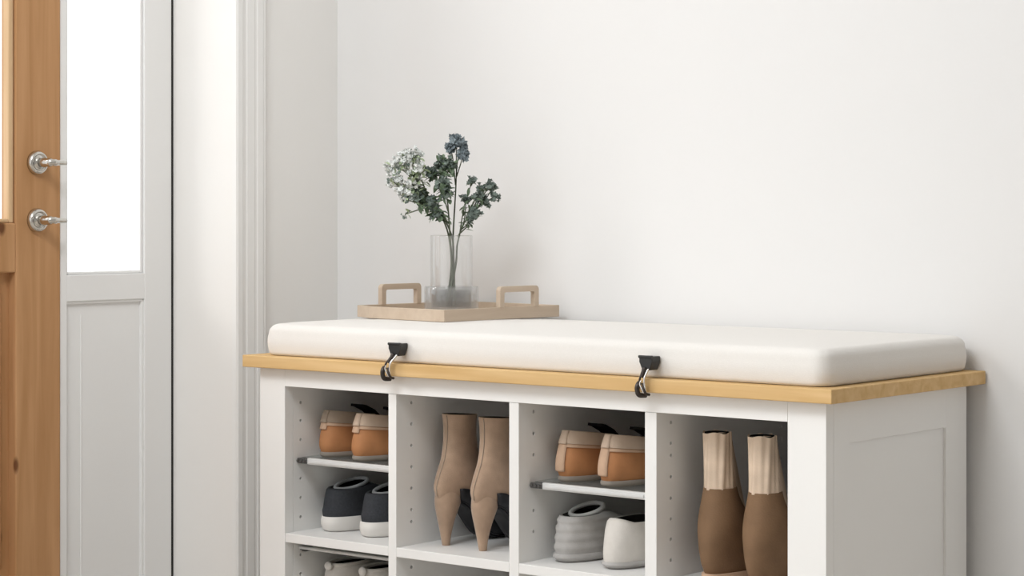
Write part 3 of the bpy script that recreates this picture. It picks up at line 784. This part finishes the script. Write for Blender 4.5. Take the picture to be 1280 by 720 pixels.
# --- tall two-tone boot
def tall_boot(loc, rz, label, group):
    t = thing('two_tone_boot', label, 'boot', loc, rz, group)
    low = [(0.010, 0.010, 0.006, 0.262, 0.033, 0, .88), (0.030, 0.032, -0.004, 0.262, 0.037, 0, .90), (0.055, 0.060, -0.007, 0.215, 0.039, 0, .94), (0.080, 0.085, -0.005, 0.140, 0.038, 0, .97),
           (0.105, 0.107, 0.000, 0.098, 0.0345, 0, .98), (0.130, 0.130, 0.006, 0.078, 0.029, 0, .98), (0.1495, 0.1495, 0.010, 0.070, 0.0255, 0, .98)]
    obj('boot_upper', loft(low, steps=34, caps=(True, True)), 'brownboot', t, smooth=True)
    sh = [(0.147, 0.147, 0.0105, 0.070, 0.0235, 0, .98), (0.170, 0.170, 0.0110, 0.062, 0.0228, 0, .98), (0.205, 0.205, 0.0105, 0.055, 0.0225, 0, .98), (0.240, 0.241, 0.0095, 0.051, 0.0228, 0, .98)]
    # shaft with soft vertical folds
    bm = loft(sh, steps=24, caps=(True, False), n=72)
    for v in bm.verts:
        a = math.atan2(v.co.x, v.co.y - 0.037); f = 0.0011 * math.sin(a * 7 + v.co.z * 25) + 0.0008 * math.sin(a * 13 + 1 + v.co.z * 12)
        if v.co.z > .235: v.co.z += 0.0015 * math.sin(a * 5)
        v.co.x += math.sin(a) * f; v.co.y += math.cos(a) * f
    u_ = obj('boot_shaft', bm, 'shaft', t, smooth=True)
    obj('lining', lining_bm(sh, th=0.0025), 'lining', u_, smooth=True)
    # gusset flap along the front, slanting to the instep
    bm = bmesh.new(); rows = []
    for i in range(9):
        v = i / 8; z = 0.238 - v * 0.135; y0 = 0.042 + v * 0.010; y1 = 0.056 + v * 0.046
        rows.append([bm.verts.new(p) for p in ((-0.006, y0, z), (-0.004, y1, z), (0.010, y1, z), (0.017, y0, z))])
    for a, b in zip(rows, rows[1:]):
        for k in range(4): bm.faces.new((a[k], a[(k + 1) % 4], b[(k + 1) % 4], b[k]))
    bm.faces.new(rows[0]); bm.faces.new(rows[-1][::-1])
    obj('front_gusset', bm, 'shaft', t, smooth=True)
    so = [(0.0, 0.0, 0.004, 0.264, 0.034, 0, .88), (0.004, 0.004, -0.003, 0.270, 0.038, 0, .88), (0.0125, 0.0125, -0.003, 0.270, 0.038, 0, .88)]
    obj('sole', loft(so, steps=8, caps=(True, True)), 'tan_pale', t, smooth=True)
    return t

ZS = 0.2904          # top of the white shelf boards
ZG = 0.423 + 0.0062; ZG3 = 0.421 + 0.0062
tan_shoe((0.261, -0.442, ZG), -0.05, 'tan low shoe with taupe padding, on the leftmost clear shelf, farther from the divider', GT, 'taupe_pad', heelp=False)
tan_shoe((0.354, -0.452, ZG), -0.04, 'tan low shoe on the leftmost clear shelf, half hidden by the divider', GT, 'cream_pad', heelp=False)
G3 = 'tan low shoes on the clear shelf above the grey and white shoes'
tan_shoe((0.828, -0.442, ZG3), -0.05, 'tan low shoe on the clear shelf straight above the pale grey shoe', G3, 'cream_pad')
tan_shoe((0.925, -0.450, ZG3), -0.04, 'tan low shoe on the clear shelf above the off-white shoe', G3, 'cream_pad')
GS = 'charcoal slip-on sneakers on the leftmost shelf board'
slip_on('slip_on_sneaker', (0.270, -0.442, ZS), 0.0, 'charcoal slip-on sneaker with thick white sole, its whole heel and collar showing', GS, 'char', 'rimgrey', 'white_sole', w_=1.05)
slip_on('slip_on_sneaker', (0.375, -0.448, ZS), 0.0, 'charcoal slip-on sneaker with white sole, cut off by the divider', GS, 'char', 'rimgrey', 'white_sole', w_=1.05)
heel_boot((0.550, -0.447, ZS), 0.0, 'beige suede high-heeled ankle boot nearer the peg holes', 'high-heeled ankle boots in the second cubby')
heel_boot((0.642, -0.454, ZS), 0.0, 'beige suede high-heeled ankle boot partly hidden by the divider', 'high-heeled ankle boots in the second cubby')
slip_on('knit_shoe', (0.829, -0.450, ZS), 0.0, 'pale grey knit shoe with raised rimmed collar beside the off-white shoe', None, 'greyshoe', 'greyrim', 'greyshoe', sole_h=0.014, H=0.079, w_=1.0, crease=True, dz=0.010, fwd=0.010, rim=0.0042)
slip_on('knit_shoe', (0.936, -0.454, ZS), 0.0, 'off-white low shoe beside the pale grey knit shoe', None, 'whiteshoe', 'whiteshoe', 'greyshoe', sole_h=0.012, H=0.080, w_=1.0, loop=False, dz=-0.030, rim=0.0022)
GB = 'brown boots with cream shafts in the rightmost cubby'
tall_boot((1.133, -0.452, ZS), 0.0, 'brown boot with narrow cream shaft, nearer the peg-holed divider', GB)
tall_boot((1.221, -0.454, ZS), 0.0, 'brown boot with narrow cream shaft, nearer the right corner post', GB)
GW = 'white shoes at the bottom edge'
ZL = 0.120 + 0.0062
slip_on('white_shoe', (0.268, -0.442, ZL), 0.0, 'white shoe with round heel tab at the bottom edge, left of its pair', GW, 'whiteshoe', 'whiteshoe', 'white_sole', sole_h=0.02, H=0.098, tab=True, loop=False, dz=0.004)
slip_on('white_shoe', (0.361, -0.448, ZL), 0.0, 'white shoe with round heel tab at the bottom edge, cut off by the divider', GW, 'whiteshoe', 'whiteshoe', 'white_sole', sole_h=0.02, H=0.098, tab=True, loop=False, dz=0.004)
